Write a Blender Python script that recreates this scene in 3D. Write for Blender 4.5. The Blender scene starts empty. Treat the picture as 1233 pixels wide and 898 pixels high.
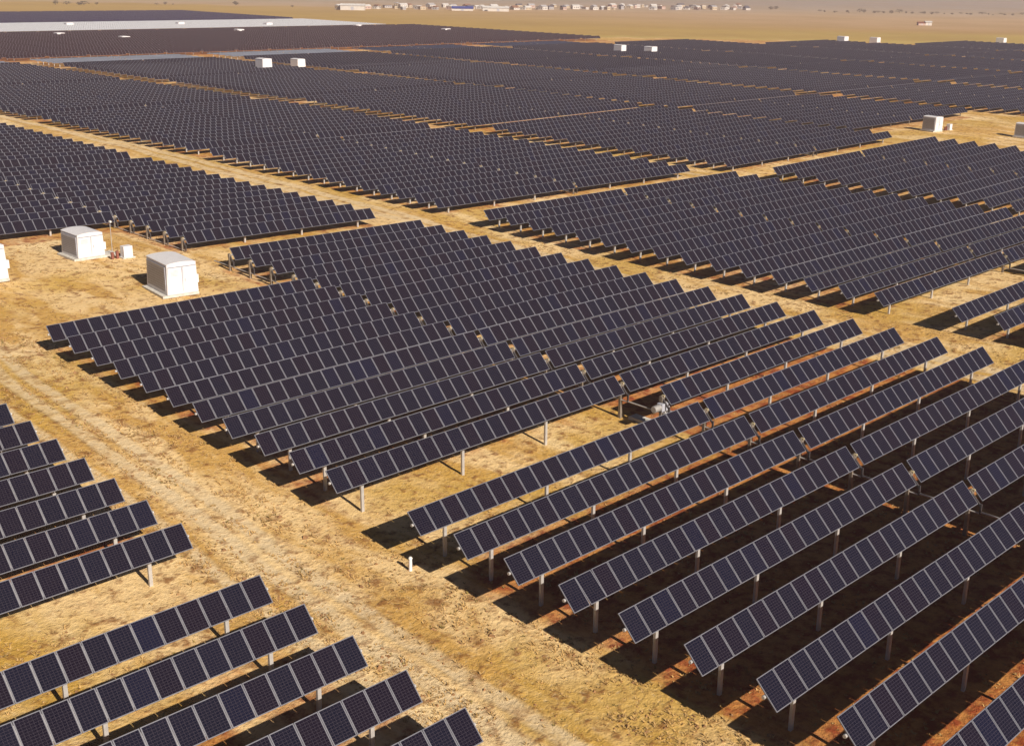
import bpy, math, random
import numpy as np
from mathutils import Matrix, Vector

# ------------------------------------------------------------------ survey
# All survey numbers are in module pitches; U turns them into metres.
U = 1.35
Q = {"cx": -33.20934, "cy": -80.79607, "cz": 24.63879, "yaw": 0.79969, "pitch": -0.31915, "roll": 0.01749, "f": 1455.83929, "S": 3.3374, "W": 45.20758, "gR": 8.65965, "WR": 45.37304, "gS": 8.87184, "WS": 44.31613, "gT": 10.41835, "WT": 42.41956, "gL": 8.21379, "e0": 0.52211, "e1": 0.78281, "e2": 1.20802, "tau": 0.78346, "Lf": 0.6868}
S = Q['S']; TAU = Q['tau']; PIT = 1.01; HL = 0.99 * Q['Lf']; GH = 1.2
sc = bpy.context.scene

# ------------------------------------------------------------------ camera
cam_d = bpy.data.cameras.new('camera'); cam = bpy.data.objects.new('camera', cam_d)
sc.collection.objects.link(cam); sc.camera = cam
cam_d.sensor_width = 36.0; cam_d.lens = Q['f'] / 1233.0 * 36.0
cam_d.clip_start = 0.5; cam_d.clip_end = 30000
_y, _p, _r = Q['yaw'], Q['pitch'], Q['roll']
fw = Vector((math.cos(_p)*math.cos(_y), math.cos(_p)*math.sin(_y), math.sin(_p)))
rt = Vector((math.sin(_y), -math.cos(_y), 0)); up = rt.cross(fw)
rt, up = rt*math.cos(_r) + up*math.sin(_r), up*math.cos(_r) - rt*math.sin(_r)
M = Matrix((rt, up, -fw)).transposed().to_4x4()
CAM = Vector((Q['cx'], Q['cy'], Q['cz'])) * U
M.translation = CAM
cam.matrix_world = M

# ------------------------------------------------------------------ light
SUN_AZ, SUN_EL = math.radians(-96.5), math.radians(32.1)
w = bpy.data.worlds.new('World'); sc.world = w; w.use_nodes = True
nt = w.node_tree; bg = nt.nodes['Background']
sky = nt.nodes.new('ShaderNodeTexSky'); sky.sky_type = 'NISHITA'; sky.sun_disc = False
sky.sun_elevation = SUN_EL; sky.sun_rotation = math.pi/2 - SUN_AZ
sky.air_density = .22; sky.dust_density = .3; sky.ozone_density = .4
nt.links.new(sky.outputs[0], bg.inputs[0]); bg.inputs[1].default_value = 0.05
sd = bpy.data.lights.new('sun', 'SUN'); sd.energy = 5.0; sd.angle = math.radians(0.5); sd.color = (1.0, 0.885, 0.74)
so = bpy.data.objects.new('sun', sd); sc.collection.objects.link(so)
sv = Vector((math.cos(SUN_EL)*math.cos(SUN_AZ), math.cos(SUN_EL)*math.sin(SUN_AZ), math.sin(SUN_EL)))
so.rotation_euler = sv.to_track_quat('Z', 'Y').to_euler(); so.location = (0, 0, 200)
sc.view_settings.view_transform = 'Standard'; sc.view_settings.look = 'None'
sc.view_settings.gamma = 1.0; sc.view_settings.use_curve_mapping = False
sc.view_settings.exposure = 0.47
sc.cycles.max_bounces = 5; sc.cycles.volume_bounces = 0

# ------------------------------------------------------------------ terrain
CO = [0.046, 0.056, -0.042, -0.016, 0.087, 0.101, 0.06, 0.017, 0.002, -0.153, -0.355, -0.194, 0.142, 0.131, 0.1, 0.094, 0.032, 0.004, -0.092, -0.185, -0.037, 0.051, -0.142, -0.122, -0.012, 0.005, 0.001, 0.112, 0.283, 0.224, -0.066, -0.225, -0.21, -0.126, -0.035, -0.003, 0.082, 0.203, 0.18, 0.086, 0.055, -0.032, -0.066, -0.017, 0.002, 0.016, 0.04, 0.052, 0.093, 0.12, 0.052, 0.009, 0.019, 0.012, -0.001, -0.016, -0.063, -0.068, -0.009, 0.01, 0.013, 0.026, 0.014]
BLK = [[0.194, 0.4795, 0.8631, 0.3557, -0.1748, -0.3896], [0.0899, -0.1495, -0.1004, -0.371, -0.0842, -0.2635], [-0.0306, 0.1792, -0.0874, -0.0986, 0.3863, -0.1543], [0.0515, 0.6189, 0.5675, -0.2856, 0.4159, -0.2491]]
CXs = np.arange(-60, 261, 40.); CYs = np.arange(-70, 141, 35.)
GX, GY = np.meshgrid(CXs, CYs); GX = GX.ravel(); GY = GY.ravel(); COA = np.array(CO)
L1 = -Q['gL']; F0 = 0.; F1 = Q['W']; R0 = F1+Q['gR']; R1 = R0+Q['WR']; S0 = R1+Q['gS']; S1 = S0+Q['WS']; T0 = S1+Q['gT']
BND = [(L1, F0), (F1, R0), (R1, S0), (S1, T0)]
YR = [(-58, -8), (-68, 45), (-50, 28), (-28, 20), (0, 0)]
def plane(b, x, y):
    if b > 3: return 0*x
    c = BLK[b]; xc = (x - [-30, 23, 77, 131][b]) / 30
    lo, hi = [(-58, -8), (-53.7, 13.), (0, 46), (107.5, 154)][b], None
    xlo, xhi = [(-54, -6), (-2, 48), (52, 101), (106, 154)][b]
    xc = (np.clip(x, xlo, xhi) - [-30, 23, 77, 131][b]) / 30
    yc = np.clip(y, *YR[b]) / 50
    fade = 1 - np.clip((np.abs(y) - 90) / 80, 0, 1)
    return fade * (c[0] + c[1]*xc + c[2]*yc + c[3]*xc*yc + c[4]*yc*yc + c[5]*yc**3)
def Hf(x, y):
    x = np.atleast_1d(np.asarray(x, float)); y = np.atleast_1d(np.asarray(y, float))
    z = np.zeros_like(x)
    for i in range(len(COA)):
        z += COA[i]*np.exp(-((x-GX[i])**2 + (y-GY[i])**2)/3200.)
    wts = np.zeros((5,)+x.shape); wts[0] = 1
    for i, (a, b) in enumerate(BND):
        t = np.clip((x-a)/(b-a), 0, 1); t = t*t*(3-2*t)
        wts[i+1] = wts[i]*t; wts[i] = wts[i]*(1-t)
    for b in range(4): z += wts[b]*plane(b, x, y)
    return z
def ss(t): t = np.clip(t, 0, 1); return t*t*(3-2*t)
def gap(x, y):          # height of the tracker axis over the ground
    x = np.asarray(x, float); y = np.asarray(y, float)
    return GH + .3*(1-ss((y-13)/9)) + (.40+.46*ss((x+8.2)/8))*ss((-8-y)/34)*(1-ss((x-46)/8))
def Hg(x, y): return float(Hf(x, y)[0] - gap(x, y))
def W3(x, y, dz=0.): return Vector((x*U, y*U, (Hg(x, y)+dz)*U))

# ------------------------------------------------------------------ helpers
def link(o): sc.collection.objects.link(o); return o
class MB:
    def __init__(s): s.v = []; s.f = []; s.m = []; s.uv = {}
    def face(s, pts, m=0, uv=None):
        n = len(s.v); s.v += [tuple(p) for p in pts]; s.f.append(tuple(range(n, n+len(pts)))); s.m.append(m)
        if uv: s.uv[len(s.f)-1] = uv
    def box(s, c, d, m=0, rot=None, taper=(1, 1)):
        c = Vector(c); n = len(s.v)
        for z in (-.5, .5):
            k = taper if z > 0 else (1, 1)
            for x, y in ((-.5, -.5), (.5, -.5), (.5, .5), (-.5, .5)):
                p = Vector((x*d[0]*k[0], y*d[1]*k[1], z*d[2]))
                if rot: p = rot @ p
                s.v.append(tuple(c+p))
        for f in ((0,3,2,1),(4,5,6,7),(0,1,5,4),(1,2,6,5),(2,3,7,6),(3,0,4,7)):
            s.f.append(tuple(n+i for i in f)); s.m.append(m)
    def tube(s, a, b, r0, r1=None, n=8, m=0):
        a = Vector(a); b = Vector(b); r1 = r0 if r1 is None else r1
        d = (b-a).normalized(); e = d.orthogonal().normalized(); g = d.cross(e); k = len(s.v)
        for p, r in ((a, r0), (b, r1)):
            for i in range(n):
                t = 2*math.pi*i/n; s.v.append(tuple(p + (e*math.cos(t)+g*math.sin(t))*r))
        for i in range(n): j = (i+1) % n; s.f.append((k+i, k+j, k+n+j, k+n+i)); s.m.append(m)
        s.f.append(tuple(k+i for i in range(n))[::-1]); s.m.append(m)
        s.f.append(tuple(k+n+i for i in range(n))); s.m.append(m)
    def mesh(s, name, mats, smooth=False):
        me = bpy.data.meshes.new(name); me.from_pydata(s.v, [], s.f)
        for m in mats: me.materials.append(m)
        me.polygons.foreach_set('material_index', s.m)
        if s.uv:
            ul = me.uv_layers.new(name='UVMap')
            for fi, uv in s.uv.items():
                for k, li in enumerate(me.polygons[fi].loop_indices): ul.data[li].uv = uv[k]
        if smooth: me.polygons.foreach_set('use_smooth', [True]*len(me.polygons))
        me.update(); return me
def bevel(me, w, seg=2):
    import bmesh
    bm = bmesh.new(); bm.from_mesh(me)
    bmesh.ops.bevel(bm, geom=list(bm.edges), offset=w, segments=seg, affect='EDGES', profile=0.6)
    bm.to_mesh(me); bm.free(); return me
def tag(o, label=None, cat=None, group=None, kind=None):
    if label: o['label'] = label
    if cat: o['category'] = cat
    if group: o['group'] = group
    if kind: o['kind'] = kind
    return o
def part(name, me, parent, loc=(0, 0, 0), rot=None):
    o = link(bpy.data.objects.new(name, me)); o.parent = parent; o.location = loc
    if rot: o.rotation_euler = rot
    return o
def empty(name, loc, rz=0):
    o = link(bpy.data.objects.new(name, None)); o.empty_display_size = .3; o.location = loc; o.rotation_euler = (0, 0, rz); return o

# ------------------------------------------------------------------ materials
class NT:
    def __init__(s, name):
        s.m = bpy.data.materials.new(name); s.m.use_nodes = True; s.t = s.m.node_tree
        s.b = s.t.nodes['Principled BSDF']
    def n(s, typ, **k):
        x = s.t.nodes.new(typ)
        for a, v in k.items(): setattr(x, a, v)
        return x
    def put(s, sock, v):
        if hasattr(v, 'is_output'): s.t.links.new(v, sock)
        else: sock.default_value = v
    def math(s, op, a, b=None, c=None, clamp=False):
        x = s.n('ShaderNodeMath', operation=op, use_clamp=clamp); s.put(x.inputs[0], a)
        if b is not None: s.put(x.inputs[1], b)
        if c is not None: s.put(x.inputs[2], c)
        return x.outputs[0]
    def mix(s, f, a, b):
        x = s.n('ShaderNodeMix', data_type='RGBA'); s.put(x.inputs[0], f); s.put(x.inputs[6], a); s.put(x.inputs[7], b); return x.outputs[2]
    def noise(s, vec, scale, detail=4, rough=.55, dist=0):
        x = s.n('ShaderNodeTexNoise'); s.put(x.inputs['Vector'], vec); x.inputs['Scale'].default_value = scale
        x.inputs['Detail'].default_value = detail; x.inputs['Roughness'].default_value = rough; x.inputs['Distortion'].default_value = dist
        return x.outputs[0]
    def ramp(s, v, lo, hi, a=0., b=1.):
        x = s.n('ShaderNodeMapRange', interpolation_type='SMOOTHSTEP'); s.put(x.inputs[0], v)
        x.inputs[1].default_value = lo; x.inputs[2].default_value = hi; x.inputs[3].default_value = a; x.inputs[4].default_value = b; return x.outputs[0]
    def vscale(s, vec, sv):
        x = s.n('ShaderNodeVectorMath', operation='MULTIPLY'); s.put(x.inputs[0], vec); x.inputs[1].default_value = sv; return x.outputs[0]
def simple(name, col, rough=.5, metal=0., var=.15, scale=3.):
    t = NT(name); g = t.n('ShaderNodeNewGeometry').outputs['Position']
    nz = t.noise(g, scale, 4)
    c = (*col, 1); d = (*[x*(1-var) for x in col], 1)
    t.put(t.b.inputs['Base Color'], t.mix(t.ramp(nz, .35, .7), c, d))
    t.b.inputs['Roughness'].default_value = rough; t.b.inputs['Metallic'].default_value = metal
    return t.m
m_frame = simple('aluminium_frame', (.16, .165, .20), .5, .2, .15)
m_steel = simple('galvanised_steel', (.50, .49, .49), .5, .3, .15)
m_white = simple('white_paint', (.70, .70, .74), .45, 0, .06, 1.5)
m_vent = simple('grey_vent_metal', (.42, .44, .52), .5, .1, .1, 2.)
m_conc = simple('pale_concrete', (.60, .58, .54), .85, 0, .25, 2.5)
m_dark = simple('dark_rubber', (.05, .045, .05), .6)
m_lamp = simple('white_plastic', (.82, .80, .74), .35)
m_door = simple('door_paint', (.67, .67, .71), .5, 0, .05, 2.)
m_gear = simple('gear_housing', (.26, .22, .18), .6, .2, .3)
m_ctl = simple('weathered_box', (.50, .42, .26), .6, 0, .3)
m_rust = simple('red_brown_paint', (.22, .07, .05), .7)

def glass_mat():
    t = NT('solar_glass')
    uv = t.n('ShaderNodeUVMap', uv_map='UVMap').outputs[0]
    sp = t.n('ShaderNodeSeparateXYZ'); t.put(sp.inputs[0], uv)
    def lines(sock, n, wd):
        fr = t.math('FRACT', t.math('MULTIPLY', sock, n)); d = t.math('ABSOLUTE', t.math('SUBTRACT', fr, .5))
        return t.math('GREATER_THAN', d, .5-wd)
    ln = t.math('MAXIMUM', lines(sp.outputs[0], 6, .045), lines(sp.outputs[1], 12, .07))
    rnd = t.math('FRACT', t.math('ADD', t.n('ShaderNodeNewGeometry').outputs['Random Per Island'], t.math('MULTIPLY', t.n('ShaderNodeObjectInfo').outputs['Random'], 7.31)))
    cr = t.n('ShaderNodeValToRGB'); t.put(cr.inputs[0], rnd); e = cr.color_ramp
    e.elements[0].position = 0; e.elements[0].color = (.007, .006, .014, 1)
    e.elements[1].position = 1; e.elements[1].color = (.007, .008, .024, 1)
    for p, c in ((.3, (.009, .006, .013, 1)), (.6, (.007, .007, .016, 1)), (.88, (.008, .008, .018, 1))):
        k = e.elements.new(p); k.color = c
    base = cr.outputs[0]
    t.put(t.b.inputs['Base Color'], t.mix(ln, base, (.034, .029, .042, 1)))
    t.b.inputs['Roughness'].default_value = .16; t.b.inputs['IOR'].default_value = 1.45
    return t.m
m_glass = glass_mat()
def tinted(name, mul):
    m = m_glass.copy(); m.name = name
    for e, c in zip(m.node_tree.nodes['Color Ramp'].color_ramp.elements, mul): e.color = (*c, 1)
    return m
m_shade_brown = tinted('shade_tinted_module', [(.018, .006, .008), (.024, .007, .008), (.016, .006, .010), (.02, .006, .008), (.014, .006, .010)])  # brown tint paints in the shade seen between this field's rows
m_navy = tinted('navy_module', [(.010, .010, .045), (.014, .012, .05), (.010, .010, .038), (.012, .012, .05), (.010, .010, .06)])
m_sky_glare = simple('painted_sky_glare', (.80, .83, .88), .35, 0, .1, .3)  # sky reflection on flat panels, painted as a pale diffuse base
m_sheen = simple('painted_sky_sheen', (.30, .33, .40), .3, .1, .25, .12)  # sky glint on the farthest rows, put into the base colour

def ground_mat():
    t = NT('dry_sandy_ground'); P = t.n('ShaderNodeNewGeometry').outputs['Position']
    soil = t.n('ShaderNodeAttribute', attribute_name='soil').outputs['Fac']
    far = t.n('ShaderNodeAttribute', attribute_name='far').outputs['Color']
    farf = t.n('ShaderNodeAttribute', attribute_name='farf').outputs['Fac']
    # soil bands stretched along the road direction (y)
    Ps = t.vscale(P, (1.0, .33, 1.0))
    n1 = t.noise(P, .9, 8, .65); n2 = t.noise(Ps, .22, 6, .6, .4); n3 = t.noise(P, .045, 4, .55); n4 = t.noise(P, 3.2, 5, .7)
    n5 = t.noise(Ps, .5, 6, .65)
    pale = (.78, .565, .285, 1); mid = (.57, .345, .10, 1); brown = (.23, .095, .028, 1); gold = (.53, .33, .06, 1)
    c = t.mix(t.ramp(n2, .40, .56), mid, pale)
    c = t.mix(t.math('MULTIPLY', t.ramp(n3, .46, .60), .75), c, gold)
    c = t.mix(t.math('MULTIPLY', t.ramp(t.noise(Ps, .11, 5, .6), .54, .66), .6), c, (.86, .68, .40, 1))
    c = t.mix(t.math('MULTIPLY', t.ramp(n1, .50, .66), .85), c, brown)
    c = t.mix(t.math('MULTIPLY', t.ramp(n5, .56, .74), .55), c, (.33, .15, .06, 1))
    c = t.mix(t.math('MULTIPLY', t.ramp(n4, .50, .75), .45), c, (.22, .12, .05, 1))
    c = t.mix(t.math('MULTIPLY', t.ramp(n4, .48, .30), .35), c, (.72, .58, .38, 1))
    # redder soil inside the blocks, deepened by red shadow tone painted below rows
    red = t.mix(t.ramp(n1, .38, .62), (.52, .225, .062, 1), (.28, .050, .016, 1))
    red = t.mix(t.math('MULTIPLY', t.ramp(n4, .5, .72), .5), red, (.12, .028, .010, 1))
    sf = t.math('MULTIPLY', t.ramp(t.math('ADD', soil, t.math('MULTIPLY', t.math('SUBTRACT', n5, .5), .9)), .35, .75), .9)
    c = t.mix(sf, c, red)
    # wheel tracks down the road on the left of the middle block
    sx = t.n('ShaderNodeSeparateXYZ'); t.put(sx.inputs[0], P)
    wob = t.math('MULTIPLY', t.math('SUBTRACT', t.noise(t.vscale(P, (0, 1, 0)), .035, 2), .5), 3.0)
    x = t.math('ADD', t.math('SUBTRACT', sx.outputs[0], t.math('MULTIPLY', sx.outputs[1], .035)), wob)
    tr = None
    for xc, wd in ((-5.6, .36), (-3.7, .36), (-8.3, .25), (65.6, .6), (68.0, .6), (137, .8)):
        a = t.ramp(t.math('ABSOLUTE', t.math('SUBTRACT', x, xc)), wd, wd+.5, 1, 0)
        tr = a if tr is None else t.math('MAXIMUM', tr, a)
    road = t.math('MULTIPLY', tr, t.ramp(soil, .5, .1))
    c = t.mix(t.math('MULTIPLY', road, t.ramp(n1, .66, .40, .25, .85)), c, (.68, .54, .34, 1))
    # cultivated fields and pale plain far beyond the farm
    nf = t.noise(t.vscale(P, (1, 1, 0)), .012, 6, .6); nf2 = t.noise(t.vscale(P, (1, 1, 0)), .05, 4, .6)
    fc = t.mix(t.ramp(nf, .3, .75, 0, .45), far, (.30, .19, .07, 1))
    fc = t.mix(t.ramp(nf2, .5, .75, 0, .3), fc, (.52, .40, .17, 1))
    c = t.mix(farf, c, fc)
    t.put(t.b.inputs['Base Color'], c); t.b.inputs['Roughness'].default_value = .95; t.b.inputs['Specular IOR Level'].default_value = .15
    bp = t.n('ShaderNodeBump'); bp.inputs['Strength'].default_value = .9; bp.inputs['Distance'].default_value = .35
    hgt = t.math('ADD', t.math('MULTIPLY', n1, .8), t.math('MULTIPLY', n4, .35))
    t.put(bp.inputs['Height'], t.math('SUBTRACT', hgt, t.math('MULTIPLY', road, .5))); t.put(t.b.inputs['Normal'], bp.outputs[0])
    return t.m
m_ground = ground_mat()

# ------------------------------------------------------------------ ground sheet
COLX = [(-8.2-45.2-54*2, -8.2-54*2), (-8.2-45.2-54, -8.2-54), (L1-45.2, L1), (F0, F1), (R0, R1), (S0, S1), (161.9, 207.1)] + [(216+54*i, 261.2+54*i) for i in range(6)]
def axis(parts): return np.concatenate(parts)
xs = axis([np.array([-4000, -2000, -1000, -500, -300, -200, -150.]), np.arange(-120, -20, 4.), np.arange(-20, 70, 1.), np.arange(70, 220, 2.5), np.arange(220, 560, 12.), np.arange(560, 1200, 40.), np.array([1300, 1600, 2000, 3000, 5000, 9000.])])
ys = axis([np.array([-4000, -2000, -1000, -500, -250, -150.]), np.arange(-110, -80, 3.), np.arange(-80, 60, 1.), np.arange(60, 130, 2.5), np.arange(130, 700, 12.), np.arange(700, 1200, 40.), np.array([1300, 1600, 2000, 3000, 5000, 9000.])])
XX, YY = np.meshgrid(xs, ys)
ZZ = Hf(XX.ravel(), YY.ravel()) - gap(XX.ravel(), YY.ravel())
SD = (XX.ravel()-Q['cx'])*math.cos(_y) + (YY.ravel()-Q['cy'])*math.sin(_y)
rs = np.random.RandomState(5)
ZZ = ZZ + rs.normal(0, .022, ZZ.shape)*(np.abs(YY.ravel()) < 130)
nx, ny = len(xs), len(ys)
vv = np.stack([XX.ravel()*U, YY.ravel()*U, ZZ*U], 1)
ii = np.arange(nx*ny).reshape(ny, nx)
ff = np.stack([ii[:-1, :-1].ravel(), ii[:-1, 1:].ravel(), ii[1:, 1:].ravel(), ii[1:, :-1].ravel()], 1)
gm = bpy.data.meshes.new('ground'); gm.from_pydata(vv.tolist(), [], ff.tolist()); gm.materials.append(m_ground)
xf, yf = XX.ravel(), YY.ravel()
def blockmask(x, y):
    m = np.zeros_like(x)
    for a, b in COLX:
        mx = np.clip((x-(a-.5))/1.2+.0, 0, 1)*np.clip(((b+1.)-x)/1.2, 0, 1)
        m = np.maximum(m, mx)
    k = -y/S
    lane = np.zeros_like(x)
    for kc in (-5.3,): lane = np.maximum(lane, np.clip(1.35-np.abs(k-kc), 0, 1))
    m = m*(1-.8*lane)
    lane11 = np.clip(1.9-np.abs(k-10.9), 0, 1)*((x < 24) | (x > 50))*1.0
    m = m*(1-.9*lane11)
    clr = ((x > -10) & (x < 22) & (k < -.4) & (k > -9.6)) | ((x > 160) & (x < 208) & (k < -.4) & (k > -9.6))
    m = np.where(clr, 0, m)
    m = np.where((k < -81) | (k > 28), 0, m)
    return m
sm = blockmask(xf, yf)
# extra red shadow tone painted over the lower right blocks; sandier elsewhere
red_shade = np.clip((-yf-26)/16, 0, 1)*np.clip((xf-1)/3, 0, 1)*(xf < 47)
soil = sm*(.55+.45*red_shade)
farroad_shade = np.clip((yf-60)/15, 0, 1)*np.clip((xf-60)/20, 0, 1)*((yf < 266) & (xf < 520))  # row shadows across the far roads, painted as darker ground
soil = np.maximum(soil, farroad_shade*.5)
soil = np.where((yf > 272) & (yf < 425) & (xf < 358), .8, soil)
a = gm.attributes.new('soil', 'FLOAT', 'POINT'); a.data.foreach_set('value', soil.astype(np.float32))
sds = SD
bands = [(0, (.50, .37, .13)), (560, (.52, .41, .13)), (625, (.50, .40, .12)), (660, (.46, .30, .13)), (720, (.50, .35, .20)), (900, (.52, .38, .24)), (960, (.50, .39, .28)), (1100, (.42, .36, .30)), (1300, (.34, .31, .29)), (3000, (.30, .30, .31))]
fc = np.stack([np.interp(sds, [b[0] for b in bands], [b[1][i] for b in bands]) for i in range(3)], 1)
gold = (np.array([.47, .33, .10]))
left = np.clip((620-xf)/200, 0, 1)[:, None]*((sds > 560) & (sds < 930))[:, None]
fc = (fc*(1-left)+gold*left)*np.array([.92, .88, .84])
a = gm.attributes.new('far', 'FLOAT_COLOR', 'POINT'); a.data.foreach_set('color', np.concatenate([fc, np.ones((len(fc), 1))], 1).astype(np.float32).ravel())
inside = ((xf < 360) & (yf < 635)) | (xf + .95*yf < 640)
a = gm.attributes.new('farf', 'FLOAT', 'POINT'); a.data.foreach_set('value', np.where(inside, 0., 1.).astype(np.float32))
gm.polygons.foreach_set('use_smooth', [True]*len(gm.polygons))
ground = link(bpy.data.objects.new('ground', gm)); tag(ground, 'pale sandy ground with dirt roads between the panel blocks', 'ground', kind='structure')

# ------------------------------------------------------------------ tracker rows
PW, PL, PT = (PIT-.015)*U, 2*HL*U, .04*U
FB = .043*U
def add_panel(mb, c, R, lite=False):
    c = Vector(c)
    mb.box(c + R @ Vector((0, 0, -PT/2)), (PW, PL, PT), 0, R)
    hx, hy = PW/2-FB, PL/2-FB*.8
    pts = [c + R @ Vector((x, y, .004)) for x, y in ((-hx, -hy), (hx, -hy), (hx, hy), (-hx, hy))]
    mb.face(pts, 1, [(0, 0), (1, 0), (1, 1), (0, 1)])
RT = Matrix.Rotation(TAU, 3, 'X')
mbp = MB(); add_panel(mbp, (0, 0, 0), Matrix.Identity(3)); me_panel = mbp.mesh('solar_panel', [m_frame, m_glass])
PX = [-22.6+1.017*(i+.5) for i in range(22)]; PX = PX + [-x for x in reversed(PX)]
POSTX = [-20.6, -13.5, -6.8, 6.8, 13.5, 20.6]
ct, st = math.cos(TAU), math.sin(TAU)
off = Vector((0, -st*.12*U, ct*.12*U))  # modules sit just above the tube
def mk_tube(half):
    mb = MB(); a = -.1 if half else -22.68
    mb.tube((a*U, 0, 0), (22.68*U, 0, 0), .075*U, n=8)
    for x in PX:
        if half and x < 0: continue
        mb.box((x*U+PW*.5, -st*.05*U, ct*.05*U), (.05*U, 1.05*U, .05*U), 0, RT)
    return mb.mesh('torque_tube', [m_steel])
me_tube, me_tubeh = mk_tube(False), mk_tube(True)
mb = MB(); mb.box((0, 0, -1.45*U), (.17*U, .13*U, 2.8*U)); mb.box((0, 0, -.05*U), (.26*U, .3*U, .14*U)); me_post = mb.mesh('post', [m_steel])
mb = MB()
mb.box((0, 0, -1.45*U), (.2*U, .18*U, 2.8*U)); mb.box((0, 0, -.06*U), (.26*U, .24*U, .3*U)); mb.tube((-.12*U, 0, 0), (.12*U, 0, 0), .15*U, n=10)
me_drv = mb.mesh('drive_post', [m_gear])
mb = MB(); mb.box((0, -.3*U, -.3*U), (.10*U, .9*U, .09*U), 0, RT)
mb.box((0, -.62*U, -.75*U), (.09*U, .10*U, .55*U)); me_arm = mb.mesh('lever_arm', [m_dark])
mb = MB(); mb.box((0, -.12*U, .14*U), (.11*U, .2*U, .11*U)); me_box = bevel(mb.mesh('control_box', [m_ctl]), .02)
mb = MB(); mb.tube((0, -.62*U, -1.0*U), (0, (S-.62)*U, -1.0*U), .05*U, n=6); me_link = mb.mesh('link_bar', [m_steel])
def simple_row(half=False, lite=False):
    mb = MB()
    for x in PX:
        if half and x < 0: continue
        add_panel(mb, Vector((x*U, 0, GH*U))+off, RT)
    a = -.1 if half else -22.68
    mb.tube((a*U, 0, GH*U), (22.68*U, 0, GH*U), .075*U, n=4, m=2)
    for x in ([0]+POSTX):
        if half and x < 0: continue
        mb.box((x*U, 0, (GH-1.0)*U), (.13*U, .11*U, 2.0*U), 2)
    mb.box((0, -.12*U, GH*U+.14*U), (.09*U, .15*U, .09*U), 3)
    return mb
_sr = simple_row(); me_row = _sr.mesh('solar_tracker_row', [m_frame, m_glass, m_gear, m_ctl])

def row_pose(x0, x1, y):
    xm = (x0+x1)/2; za, zb = Hg(xm-22.6, y), Hg(xm+22.6, y)
    return Vector((xm*U, y*U, (za+zb)/2*U)), -math.atan2(zb-za, 45.2)
def detailed_row(x0, x1, y, half):
    loc, ry = row_pose(x0, x1, y)
    r = empty('solar_tracker_row', loc); r.rotation_euler = (0, ry, 0); rt0 = random.gauss(0, .013); g = float(gap((x0+x1)/2, y))*U
    for x in PX:
        if half and x < 0: continue
        jt = rt0 + random.uniform(-.008, .008) + (random.gauss(0, .03) if random.random() < .03 else 0)
        part('solar_panel', me_panel, r, Vector((x*U, 0, g))+off, (TAU+jt, 0, 0))
    part('torque_tube', me_tubeh if half else me_tube, r, (0, 0, g))
    for x in POSTX:
        if half and x < 0: continue
        part('post', me_post, r, (x*U, 0, g))
    part('drive_post', me_drv, r, (0, 0, g))
    part('lever_arm', me_arm, r, (0, 0, g)); part('control_box', me_box, r, (0, 0, g))
    part('link_bar', me_link, r, (0, 0, g))
    return r
def flat_row(x0, x1, y):
    loc, ry = row_pose(x0, x1, y); loc.z += (float(gap((x0+x1)/2, y))-GH)*U
    r = link(bpy.data.objects.new('solar_tracker_row', me_row)); r.location = loc; r.rotation_euler = (0, ry, 0); return r

random.seed(11)
fwn = np.array(fw); rtn = np.array(rt); upn = np.array(up); camn = np.array(CAM)
def px(p):
    d = np.array(p)-camn; z = d@fwn
    if z < 1: return None
    return 616.5+Q['f']*(d@rtn)/z, 449-Q['f']*(d@upn)/z, z
ORD = ['nearest', 'second', 'third', 'fourth', 'fifth', 'sixth', 'seventh', 'eighth', 'ninth', 'tenth', 'eleventh', 'twelfth', 'thirteenth', 'fourteenth', 'fifteenth', 'sixteenth', 'seventeenth', 'eighteenth']
def farlim(x): return 257 if x < 340 else (257-(x-340)*.62)
rows = []
blocks = [(-1, [k for k in range(11, 27)]), (0, list(range(-4, 11)))] + [(b, [-6.52-(b-1)*16.4-i*1.025 for i in range(15)][::-1]) for b in range(1, 6)]
colnames = {2: 'L', 3: 'F', 4: 'R', 5: 'S', 6: 'T'}
for ci, (a, b) in enumerate(COLX):
    for bi, ks in blocks:
        for k in ks:
            y = -k*S
            half = False
            if k == 11:
                if ci != 3 and ci < 4: continue
                half = True
            if ci == 3 and (k in (-4, -3, -2, -1) or (-6.6 > k+0 and k > -10.0) or abs(k+6.52) < .01): half = True
            if ci == 2 and -10 < k < -.5: continue
            if ci == 6 and -10.2 < k < -.5: continue
            if ci < 2 and k > -15: continue
            if y > farlim(b): continue
            vis = 0
            for x in np.linspace(a+(22.6 if half else 0), b, 12):
                p = px(W3(x, y, GH))
                if p and -25 < p[0] < 1258 and -20 < p[1] < 925: vis += 1
            near = False
            if vis == 0:
                p1, p2 = px(W3(a, y, GH)), px(W3(b, y, GH))
                near = any(p and -420 < p[0] < 1650 and -50 < p[1] < 1250 for p in (p1, p2))
                if not near: continue
            d = min(((np.array(W3(x, y, GH))-camn)**2).sum()**.5 for x in np.linspace(a, b, 5))
            rows.append(dict(ci=ci, bi=bi, k=k, a=a, b=b, y=y, half=half, vis=vis, d=d))
vr = sorted([r for r in rows if r['vis']], key=lambda r: r['d']); hid = [r for r in rows if not r['vis']]
print('rows visible', len(vr), 'hidden', len(hid))
NAME = {(2, -1): 'the lower left corner block', (2, 0): 'the block on the left edge beside the dirt road', (3, -1): 'the right foreground block',
        (3, 0): 'the big middle block before the white cabins', (3, 1): 'the block right behind the two white cabins', (4, -1): 'the small block at the right edge',
        (4, 0): 'the block right of the central crossroads', (4, 1): 'the wide block above the central crossroads', (5, 0): 'the block below the lone right cabin',
        (5, 1): 'the block left of the lone right cabin'}
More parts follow.
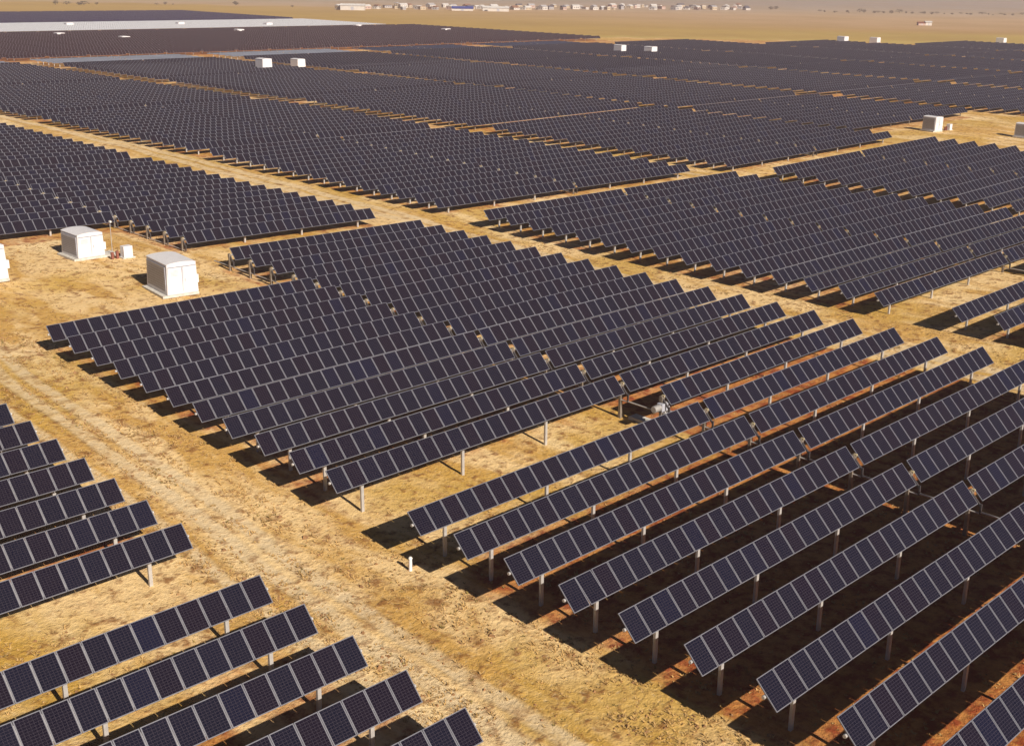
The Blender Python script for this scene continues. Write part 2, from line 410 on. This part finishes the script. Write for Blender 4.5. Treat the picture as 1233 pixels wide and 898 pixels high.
def label(r, rank):
    n = ORD[rank]
    if (r['ci'], r['bi']) in NAME: nm = NAME[(r['ci'], r['bi'])]
    else:
        cn = {3: 'left road', 4: 'second', 5: 'third', 6: 'fourth', 7: 'fifth', 8: 'sixth', 9: 'seventh', 10: 'eighth', 2: 'outer left', 1: 'outermost left'}.get(r['ci'], 'last')
        bn = ['near', 'first', 'second', 'third', 'fourth', 'fifth', 'sixth'][max(r['bi'], 0)]
        nm = '%s band behind the crossroads, %s column' % (bn, cn)
    t = 'short half row' if r['half'] else 'row'
    return '%s %s of dark panels in %s' % (n, t, nm) if (r['ci'], r['bi']) in NAME else '%s row of dark panels, %s' % (n, nm)
from collections import defaultdict
byb = defaultdict(list)
for r in vr: byb[(r['ci'], r['bi'])].append(r)
for lst in byb.values():
    lst.sort(key=lambda r: -r['k'])
    for i, r in enumerate(lst): r['rank'] = i
NDET, NIND = 112, 296
for i, r in enumerate(vr[:NIND]):
    det = i < NDET or r['half']
    o = detailed_row(r['a'], r['b'], r['y'], r['half']) if det else flat_row(r['a'], r['b'], r['y'])
    tag(o, label(r, r['rank']), 'solar row', 'rows of tilted solar panels')
# everything farther away, plus the few rows just outside the frame, as one mass
def merge(name, lst, srcs, mats, uvq=True):
    V = []; Fc = []; Mi = []; UVs = []; n = 0
    for (v, f, m, u), pose in lst:
        c, s = math.cos(pose[1]), math.sin(pose[1])
        R = np.array([[c, 0, s], [0, 1, 0], [-s, 0, c]])
        V.append(v@R.T + np.array(pose[0])); Fc.append(f+n); Mi.append(m); UVs.append(u); n += len(v)
    V = np.concatenate(V); Fc = np.concatenate(Fc); Mi = np.concatenate(Mi); UVs = np.concatenate(UVs)
    me = bpy.data.meshes.new(name)
    me.vertices.add(len(V)); me.vertices.foreach_set('co', V.ravel().astype(np.float32))
    me.loops.add(Fc.size); me.loops.foreach_set('vertex_index', Fc.ravel().astype(np.int32))
    me.polygons.add(len(Fc)); me.polygons.foreach_set('loop_start', np.arange(0, Fc.size, 4, dtype=np.int32))
    me.polygons.foreach_set('material_index', Mi.astype(np.int32))
    for m in mats: me.materials.append(m)
    ul = me.uv_layers.new(name='UVMap'); ul.data.foreach_set('uv', UVs.ravel().astype(np.float32))
    me.update(calc_edges=True); me.validate(); return link(bpy.data.objects.new(name, me))
def arr(mb):
    f = np.array([x for x in mb.f]); q4 = np.array([[0, 0], [1, 0], [1, 1], [0, 1]], float)
    u = np.zeros((len(f), 4, 2))
    for i in mb.uv: u[i] = q4
    return np.array(mb.v), f, np.array(mb.m), u
A_full, A_half = arr(simple_row()), arr(simple_row(True))
RT_keep = RT; RT = Matrix.Rotation(math.radians(7), 3, 'X'); A_flat = arr(simple_row()); RT = RT_keep
rest = vr[NIND:] + hid
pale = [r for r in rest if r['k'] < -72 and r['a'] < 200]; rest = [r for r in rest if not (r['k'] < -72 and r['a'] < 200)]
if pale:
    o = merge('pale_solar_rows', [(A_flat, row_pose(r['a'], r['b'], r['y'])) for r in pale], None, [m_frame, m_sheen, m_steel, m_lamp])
    tag(o, 'pale streak of flat solar rows with painted sky sheen along the far edge', 'solar rows', kind='stuff')
if rest:
    o = merge('distant_solar_rows', [((A_half if r['half'] else A_flat if (r['k'] < -71 and r['a'] < 330) else A_full), row_pose(r['a'], r['b'], r['y'])) for r in rest], None, [m_frame, m_glass, m_gear, m_ctl])
    tag(o, 'mass of distant dark solar rows filling the far side of the farm', 'solar rows', kind='stuff')

# neighbouring farms beyond the far edge: short fixed tables
def table(n, tilt, h):
    mb = MB(); R = Matrix.Rotation(tilt, 3, 'X')
    for i in range(n): add_panel(mb, ((i-(n-1)/2)*PIT*U, 0, h*U), R)
    for x in (-n*.3, n*.3): mb.box((x*U, 0, h*U/2), (.16*U, .16*U, h*U), 2)
    return mb
def farm(name, lab, x0, x1, y0, y1, dy, tilt, n=11, pitch=12.4, h=1.2, cut=None, gl=None):
    src = arr(table(n, tilt, h)); lst = []
    y = y0
    while y < y1:
        x = x0
        while x < x1:
            if cut is None or cut(x, y): lst.append((src, (Vector((x*U, y*U, -GH*U)), 0)))
            x += pitch
        y += dy
    o = merge(name, lst, None, [m_frame, gl or m_glass, m_steel]); tag(o, lab, 'solar rows', kind='stuff'); return o
lane = lambda y, p, q0: (y % p) > q0
farm('brown_solar_field', 'dark brown solar field beyond the far road on the left', 50, 356, 268, 392, 4.6, math.radians(48), gl=m_shade_brown, h=1.3,
     cut=lambda x, y: px((x*U, y*U, 0)) is not None and px((x*U, y*U, 0))[0] > -120 and x < 352-(y > 395)*10)
farm('silver_solar_field', 'pale silver strip of flat panels with sky reflection painted on', 110, 345, 404, 474, 2.1, math.radians(4), n=12, pitch=12.2, h=1.2, gl=m_sky_glare)
farm('navy_solar_field', 'dark blue solar strip behind the silver one at upper left', 180, 347, 482, 598, 3.2, math.radians(42), gl=m_navy,
     cut=lambda x, y: x < 347 and px((x*U, y*U, 0))[0] > -120)

# ------------------------------------------------------------------ inverter cabins
def cabin(x, y, lab, w=2.9, d=4.6, h=2.75, rz=0, pad=False, small=False):
    r = empty('inverter_cabin', W3(x, y), rz); tag(r, lab, 'cabin', 'white inverter cabins')
    w, d, h = w*U, d*U, h*U
    mb = MB(); mb.box((0, 0, h/2+.2*U), (w, d, h), 0, taper=(.93, .97)); body = part('body', bevel(mb.mesh('body', [m_white]), .12, 3), r)
    mb = MB(); N = 10; arc = [((i/N-.5)*w*.96, h+.16*U+.15*U*math.sin(math.pi*i/N)**.7) for i in range(N+1)]
    for y0 in (0,):
        A = [(x, -d*.49, z) for x, z in arc]; B = [(x, d*.49, z) for x, z in arc]
        for i in range(N): mb.face([A[i], A[i+1], B[i+1], B[i]])
        mb.face(A[::-1]); mb.face(B); mb.face([A[0], B[0], B[-1], A[-1]])
    part('roof', mb.mesh('roof', [m_white]), r)
    if small: return r
    mb = MB(); mb.box((-w/2+.02, 0, h*.5+.2*U), (.06, d*.86, h*.8))
    for i in range(9): mb.box((-w/2-.01, 0, .2*U+h*(.15+.08*i)), (.05, d*.82, .03), 1)
    part('louvre_panel', mb.mesh('louvre_panel', [m_vent, m_frame]), r)
    mb = MB(); mb.box((-.22*U, 0, .1*U), (w+.42*U, d+.12*U, .2*U)); part('skid', mb.mesh('skid', [m_conc]), r)
    mb = MB()
    for sx in (-.24, .24):
        mb.box((sx*w, -d/2+.01, h*.48+.2*U), (w*.42, .05, h*.78))
    part('door', mb.mesh('door', [m_door]), r)
    mb = MB(); mb.box((0, -d/2-.02, h*.48+.2*U), (.05, .05, h*.78)); mb.box((0, -d/2-.02, h*.9+.2*U), (w*.9, .05, .05)); mb.box((.08*w, -d/2-.05, h*.45+.2*U), (.06, .06, .35)); part('door_handle', mb.mesh('door_handle', [m_vent]), r)
    mb = MB()
    for i in range(5): mb.box((-.24*w, -d/2-.03, h*(.62+.04*i)+.2*U), (w*.25, .03, .03))
    part('door_vent', mb.mesh('door_vent', [m_vent]), r)
    mb = MB(); mb.box((w/2+.12*U, -.3*d, h*.45), (.35*U, .6*U, .7*U)); part('side_box', bevel(mb.mesh('side_box', [m_white]), .03), r)
    if pad:
        mb = MB(); mb.box((w*.62, -d*.28, .09*U), (w*.7, d*.5, .2*U)); part('plinth', mb.mesh('plinth', [m_conc]), r)
    return r
cabin(15.2, 10.3, 'large white cabin with grey louvred side, just behind the middle block', w=2.75, d=4.4, h=2.6, rz=math.radians(-6))
cabin(14.4, 25.2, 'white cabin with pale plinth beside the small grey cabinet, second from left', w=2.6, d=3.5, h=2.15, pad=True)
cabin(3.6, 21.8, 'white cabin cut off by the left edge of the picture', w=3.6, d=3.6, h=2.9)
cabin(178.2, 27.4, 'white cabin with grey side, alone on yellow sand at upper right', w=2.1, d=3.0, h=2.4, rz=math.radians(-12))
cabin(184.3, 12.8, 'grey-sided cabin cut off by the right edge of the picture', w=2.1, d=3.0, h=2.3, rz=math.radians(-6))
CABS = [[143.9, 195.6], [159.2, 202.6], [285.8, 197.9], [293.7, 191.1], [421.4, 195.6], [435.0, 188.7], [501.0, 165.5], [168.6, 371.1], [178.2, 339.2], [244.7, 370.2], [317.7, 386.9], [330.8, 339.5], [208.0, 449.0], [256.0, 438.5], [291.1, 420.1]]
cl = ['far white cabin with sand patch at its left, upper left', 'smaller far white cabin right of the sand patch cabin', 'far white cabin, left one of the pair at top centre',
      'far white cabin, right one of the pair at top centre', 'far white cabin, left one of the pair at the far right edge of the farm', 'far white cabin, right one of the pair at the far right edge of the farm',
      'tiny white cabin on the far edge near the right border', 'tiny white cabin in the brown field, farthest left', 'tiny white cabin in the brown field, second from left', 'tiny white cabin in the brown field, third from left',
      'tiny white cabin near the right end of the brown field', 'tiny white cabin at the right tip of the brown field', 'tiny cabin on the silver strip, leftmost', 'tiny cabin on the silver strip, middle one', 'tiny cabin on the silver strip, rightmost']
for i, ((x, y), l) in enumerate(zip(CABS, cl)):
    if i > 6: cabin(x, y, l, w=3.4, d=3, h=1.8, small=True); continue
    cabin(x, y, l, w=(3.0, 2.6, 2.6, 3.0, 3.4, 3.0, 3)[i], d=3.6, h=(3.6, 2.6, 3.2, 2.8, 3.2, 2.8, 2.2)[i], small=True)

def cabinet(x, y, lab, s=1.):
    r = empty('equipment_cabinet', W3(x, y)); tag(r, lab, 'cabinet')
    mb = MB(); mb.box((0, 0, .75*U*s), (1.1*U*s, .9*U*s, 1.3*U*s)); part('body', bevel(mb.mesh('body', [m_white]), .03), r)
    mb = MB(); mb.box((0, 0, .05*U), (1.5*U*s, 1.2*U*s, .12*U)); part('base', mb.mesh('base', [m_conc]), r)
    for i, dx in enumerate((-1.1, -1.7)):
        mb = MB(); mb.box((dx*U*s, .1*U, .45*U*s), (.28*U*s, .3*U*s, (.95-.2*i)*U*s)); part('side_post', mb.mesh('side_post', [m_rust]), r)
    return r
cabinet(17.2, 22.3, 'small pale cabinet with brown posts between the two near cabins', .8)
cabinet(181.8, 25.9, 'small white cabinet right of the lone upper right cabin', .8)
r = empty('lamp_mast', W3(16.4, 23.5)); tag(r, 'thin mast with pale head behind the small cabinet', 'mast')
mb = MB(); mb.tube((0, 0, 0), (0, 0, 3.2*U), .035*U, .025*U); part('pole', mb.mesh('pole', [m_steel]), r)
mb = MB(); mb.box((0, -.05*U, 3.25*U), (.16*U, .25*U, .16*U)); part('head', mb.mesh('head', [m_lamp]), r)

# drive motor of the middle block at the inner end of the short row
r = empty('drive_motor', W3(22.75, -11*S-.1)); tag(r, 'bright metal motor assembly at the inner end of the short foreground row', 'motor')
mb = MB(); mb.box((0, 0, 1.0*U), (.26*U, .26*U, 2.1*U)); part('post', mb.mesh('post', [m_steel]), r)
mb = MB(); mb.box((-.1*U, 0, 1.75*U), (.75*U, .45*U, .5*U)); part('gearbox', bevel(mb.mesh('gearbox', [m_vent]), .05), r)
mb = MB(); mb.tube((-.45*U, 0, 1.75*U), (-1.05*U, 0, 1.75*U), .2*U, .2*U, 12)
for i in range(6): mb.tube(((-.5-.09*i)*U, 0, 1.75*U), ((-.53-.09*i)*U, 0, 1.75*U), .23*U, .23*U, 12)
part('motor_housing', mb.mesh('motor_housing', [m_steel]), r)
mb = MB(); mb.box((.05*U, -.45*U, 1.5*U), (.1*U, .9*U, .12*U)); mb.box((.05*U, -.85*U, 1.2*U), (.1*U, .12*U, .75*U)); part('lever', mb.mesh('lever', [m_steel]), r)
mb = MB(); mb.box((.1*U, -.2*U, 1.15*U), (.32*U, .2*U, .42*U)); part('control_box', bevel(mb.mesh('control_box', [m_white]), .03), r)
mb = MB(); mb.box((0, 0, .1*U), (.75*U, 2.6*U, .24*U)); o = link(bpy.data.objects.new('concrete_slab', bevel(mb.mesh('concrete_slab', [m_conc]), .03))); o.location = W3(23.2, -35.2); tag(o, 'pale concrete slab on the dark soil below the motor', 'slab')
r = empty('marker_post', W3(-.15, -40.)); tag(r, 'short white marker post at the edge of the dirt road', 'marker post')
mb = MB(); mb.tube((0, 0, -.1), (0, 0, .62*U), .09*U, .08*U, 10); part('post', mb.mesh('post', [m_white]), r)
mb = MB(); mb.tube((0, 0, .62*U), (0, 0, .70*U), .11*U, .06*U, 10); part('cap', mb.mesh('cap', [m_lamp]), r)

# ------------------------------------------------------------------ dry grass and clods near the camera
m_straw = simple('straw', (.50, .32, .12), .9, 0, .45, .8); m_green = simple('dull_green_grass', (.26, .19, .05), .9, 0, .4, .8)
m_clod = simple('soil_clod', (.30, .16, .07), .95, 0, .4, 2.)
rnd = random.Random(3)
def scatter(name, n, fn, mats, lab, cat):
    mb = MB()
    for _ in range(n): fn(mb)
    o = link(bpy.data.objects.new(name, mb.mesh(name, mats))); tag(o, lab, cat, kind='stuff'); return o
def spot():
    while True:
        t = rnd.random()
        if t < .42: x, y = rnd.uniform(-8.5, .6), rnd.uniform(-75, 8)
        elif t < .62: x, y = rnd.uniform(-12, 24), rnd.uniform(0, 33)
        elif t < .74: x, y = rnd.uniform(44.5, 55), rnd.uniform(-50, 20)
        elif t < .80: x, y = rnd.uniform(-30, 0), rnd.uniform(-42, -34)
        else: x, y = rnd.uniform(0, 45), rnd.uniform(-65, -34)
        if rnd.random() < .75 and math.sin(x*.9+1.3*math.sin(y*.35))*math.sin(y*.45+x*.3) < .05: continue
        if min(abs(x+4.9), abs(x+3.3)) < .35: continue
        return x, y
def tuft(mb):
    x, y = spot(); b = W3(x, y); s = rnd.uniform(.07, .2)*U; s *= 1.7 if rnd.random() < .05 else 1; m = 1 if rnd.random() < .06 else 0
    for i in range(7):
        a = rnd.uniform(0, 6.283); l = rnd.uniform(.4, 1)*s; d = Vector((math.cos(a), math.sin(a), 0)); e = Vector((-d.y, d.x, 0))*.028*U
        o = b + d*rnd.uniform(0, .25)*s
        mb.face([o-e, o+e, o+d*l*.8+Vector((0, 0, l*.7))], m)
scatter('dry_grass', 15000, tuft, [m_straw, m_green], 'dry straw coloured grass tufts scattered over the sandy ground', 'grass')
def clod(mb):
    x, y = spot(); b = W3(x, y); s = rnd.uniform(.03, .10)*U
    if rnd.random() < .04: s *= 2
    p = [b+Vector((rnd.uniform(-1, 1)*s*1.3, rnd.uniform(-1, 1)*s*1.3, 0)) for _ in range(1)]
    q = [Vector((math.cos(i*1.571+rnd.uniform(-.4, .4)), math.sin(i*1.571+rnd.uniform(-.4, .4)), 0))*s*rnd.uniform(.7, 1.3)+b-Vector((0, 0, .02)) for i in range(4)]
    top = b+Vector((rnd.uniform(-.3, .3)*s, rnd.uniform(-.3, .3)*s, s*rnd.uniform(.5, .9)))
    for i in range(4): mb.face([q[i], q[(i+1) % 4], top], 0)
scatter('soil_clods', 5000, clod, [m_clod], 'brown soil clods and small stones scattered over the ground', 'clods')

# ------------------------------------------------------------------ distant town and scrub
TOWN = [[478.1, 625.7], [482.3, 624.7], [842.5, 532.2], [928.3, 592.6]]
wallc = [('white', (.60, .57, .54)), ('pale pink', (.52, .38, .33)), ('cream', (.52, .43, .31)), ('light grey', (.40, .39, .40))]
roofc = [('grey', (.40, .40, .42)), ('brown', (.26, .13, .08)), ('white', (.60, .59, .58)), ('dark', (.10, .10, .13))]
wm = [simple('wall_'+n.replace(' ', '_'), c, .8, 0, .1, .5) for n, c in wallc]
rm = [simple('roof_'+n, c, .7, 0, .2, .5) for n, c in roofc]
def ordn(n): return '%d%s' % (n, 'th' if 10 <= n % 100 <= 20 else {1: 'st', 2: 'nd', 3: 'rd'}.get(n % 10, 'th'))
A0, A1 = Vector(TOWN[1]), Vector(TOWN[2]); hs = []
dirn = (A1-A0).normalized(); nrm = Vector((math.cos(_y), math.sin(_y)))
for i in range(92):
    t = (i+rnd.uniform(-.5, .5))/92; p = A0.lerp(A1, t) + nrm*(rnd.random()**1.6*90)
    hs.append((p.x, p.y, rnd.choices(range(4), (6, 2, 2, 2))[0], rnd.choices(range(4), (2, 2, 4, 2))[0], rnd.uniform(3, 8.5), rnd.uniform(4, 7), rnd.uniform(1.4, 2.6), rnd.uniform(-.4, .4), rnd.random() < .5))
hs.sort(key=lambda h: px((h[0]*U, h[1]*U, 0))[0])
GZ = -GH*U
def house(x, y, wi, ri, w, d, h, rz, gable, lab):
    r = empty('house', (x*U, y*U, GZ), rz); tag(r, lab, 'house', 'houses of the distant town')
    mb = MB(); mb.box((0, 0, h*U/2), (w, d, h*U)); part('wall', mb.mesh('wall', [wm[wi]]), r)
    mb = MB(); H0 = h*U; e = .3
    if gable:
        a, b = w/2+e, d/2+e; t = H0+min(w, d)*.28
        P = [(-a, -b, H0), (a, -b, H0), (a, b, H0), (-a, b, H0), (-a, 0, t), (a, 0, t)]
        for f in ((0, 1, 5, 4), (2, 3, 4, 5), (1, 2, 5), (3, 0, 4), (3, 2, 1, 0)): mb.face([P[i] for i in f])
    else: mb.box((0, 0, H0+.15), (w+.3, d+.3, .3))
    part('roof', mb.mesh('roof', [rm[ri]]), r)
    mb = MB()
    for sx in (-.28, .05, .3): mb.box((sx*w, -d/2, H0*.5), (w*.13, .08, H0*.32))
    part('window', mb.mesh('window', [m_dark]), r)
    mb = MB()
    for sy in (-.25, .2): mb.box((-w/2, sy*d, H0*.5), (.08, d*.16, H0*.32))
    part('window', mb.mesh('window', [m_dark]), r)
for i, h in enumerate(hs):
    lab = '%s house with %s %s roof, %s from the left in the distant town' % (wallc[h[2]][0], roofc[h[3]][0], 'gabled' if h[8] else 'flat', ordn(i+1))
    house(*h, lab)
m_blue = simple('blue_sheet_roof', (.03, .06, .30), .4, .1); SH = [[559.6, 585.7], [578.5, 577.6], [577.0, 567.4], [485.8, 615.3], [672.5, 291.3]]
def shed(x, y, w, d, h, rz, roof, lab, wall=None):
    r = empty('long_shed', (x*U, y*U, GZ), rz); tag(r, lab, 'shed')
    mb = MB(); mb.box((0, 0, h/2), (w, d, h)); part('wall', mb.mesh('wall', [wall or wm[0]]), r)
    mb = MB(); a, b, t = w/2+.4, d/2+.5, h+d*.2; P = [(-a, -b, h), (a, -b, h), (a, b, h), (-a, b, h), (-a, 0, t), (a, 0, t)]
    for f in ((0, 1, 5, 4), (2, 3, 4, 5), (1, 2, 5), (3, 0, 4), (3, 2, 1, 0)): mb.face([P[i] for i in f])
    part('roof', mb.mesh('roof', [roof]), r)
    mb = MB(); mb.box((0, -d/2, h*.4), (w*.12, .1, h*.75)); part('door', mb.mesh('door', [m_vent]), r)
rzt = -math.pi/2+_y
shed(*SH[0], 20, 10, 2.0, rzt, m_blue, 'long low shed with bright blue roof before the distant town')
shed(*SH[1], 14, 8, 3.0, rzt, rm[2], 'long white shed just right of the blue roofed shed')
shed(*SH[2], 20, 8, 3.0, rzt, rm[2], 'white shed, second one right of the blue roof')
shed(*SH[3], 22, 9, 4.0, rzt, rm[2], 'large pale shed at the left end of the distant town')
shed(SH[4][0], SH[4][1], 5.0, 4.5, 2.6, rzt, rm[2], 'small white hut standing alone in the far right field')
shed(SH[4][0]-4.0*.71, SH[4][1]+4.0*.71, 5.6, 4.5, 1.9, rzt, m_rust, 'low red-roofed lean-to left of the lone white hut', wm[1])

VEG = [[343.3, 757.0], [348.2, 760.0], [352.1, 755.6], [354.0, 753.4], [356.0, 751.2], [362.7, 757.8], [369.5, 756.7], [409.6, 740.5], [414.9, 745.5], [417.6, 743.1], [467.9, 735.0], [468.2, 730.9], [482.0, 679.3], [519.8, 634.3], [522.9, 633.6], [539.1, 626.4], [746.3, 606.2], [764.9, 560.4], [776.5, 547.6], [781.1, 544.5], [867.4, 537.1], [874.9, 539.7], [859.4, 487.2], [852.6, 476.6], [845.8, 466.1], [872.0, 476.2], [865.0, 465.7], [858.1, 455.4], [884.7, 465.2], [877.4, 454.8], [870.4, 444.6], [897.3, 454.2], [889.9, 443.9], [882.7, 433.9], [909.9, 443.2], [902.4, 433.0], [895.1, 423.1], [922.6, 432.1], [914.9, 422.1], [907.4, 412.3], [935.3, 421.1], [927.5, 411.1], [919.8, 401.5], [948.1, 410.0], [940.0, 400.2], [932.2, 390.6], [960.8, 398.9], [952.6, 389.2], [944.7, 379.7], [973.6, 387.7], [965.2, 378.2], [957.1, 368.9], [986.4, 376.6]]
m_leaf = simple('dusty_leaves', (.075, .065, .035), .9, 0, .4, .5); m_bark = simple('bark', (.14, .09, .06), .9)
def tree_mesh(seed, wide):
    g = random.Random(seed); mb = MB(); mb.tube((0, 0, 0), (.1, 0, 1.6), .22, .12, 6); tr = mb.mesh('trunk', [m_bark]); mb = MB()
    for _ in range(130):
        a = g.uniform(0, 6.283); rr = g.random()**.5*wide; z = 1.0+g.random()*2.4; k = (1-((z-2.1)/1.6)**2)
        c = Vector((math.cos(a)*rr*k, math.sin(a)*rr*k, z)); e = [Vector((g.gauss(0, .3), g.gauss(0, .3), g.gauss(0, .25))) for _ in range(3)]
        mb.face([c+q for q in e])
    return tr, mb.mesh('crown', [m_leaf])
TM = [tree_mesh(i, w) for i, w in enumerate((2.2, 3.2, 1.7))]
vg = sorted(VEG, key=lambda p: px((p[0]*U, p[1]*U, 0))[0])
for i, (x, y) in enumerate(vg):
    r = empty('scrub_tree', (x*U, y*U, GZ), rnd.uniform(0, 6)); tr, cr = TM[i % 3]; s = rnd.uniform(.5, 1.35)
    r.scale = (s*1.3, s, s*rnd.uniform(.5, .9)); r.location.x += rnd.uniform(-6, 6); part('trunk', tr, r); part('crown', cr, r)
    tag(r, 'small dark scrub tree on the far plain, %s from the left' % ordn(i+1), 'tree', 'scrub trees on the far plain')

# ------------------------------------------------------------------ haze
HZ = 0.00022
if HZ:
    mb = MB(); zt = CAM.z+6; zb = -GH*U-8
    mb.box((900*U, 900*U, (zt+zb)/2), (2600*U, 2600*U, zt-zb))
    hm = bpy.data.materials.new('haze'); hm.use_nodes = True; t = hm.node_tree; t.nodes.remove(t.nodes['Principled BSDF'])
    pv = t.nodes.new('ShaderNodeVolumePrincipled'); pv.inputs['Color'].default_value = (.97, .80, .84, 1); pv.inputs['Density'].default_value = HZ; pv.inputs['Anisotropy'].default_value = 0.0
    t.links.new(pv.outputs[0], t.nodes['Material Output'].inputs['Volume'])
    o = link(bpy.data.objects.new('haze', mb.mesh('haze', [hm]))); tag(o, 'thin dusty haze over the plain', 'haze', kind='stuff')

_l = [o['label'] for o in sc.objects if not o.parent and 'label' in o]
print('labels', len(_l), 'dup', len(_l)-len(set(_l)), 'long', [x for x in _l if len(x.split()) > 16][:3])
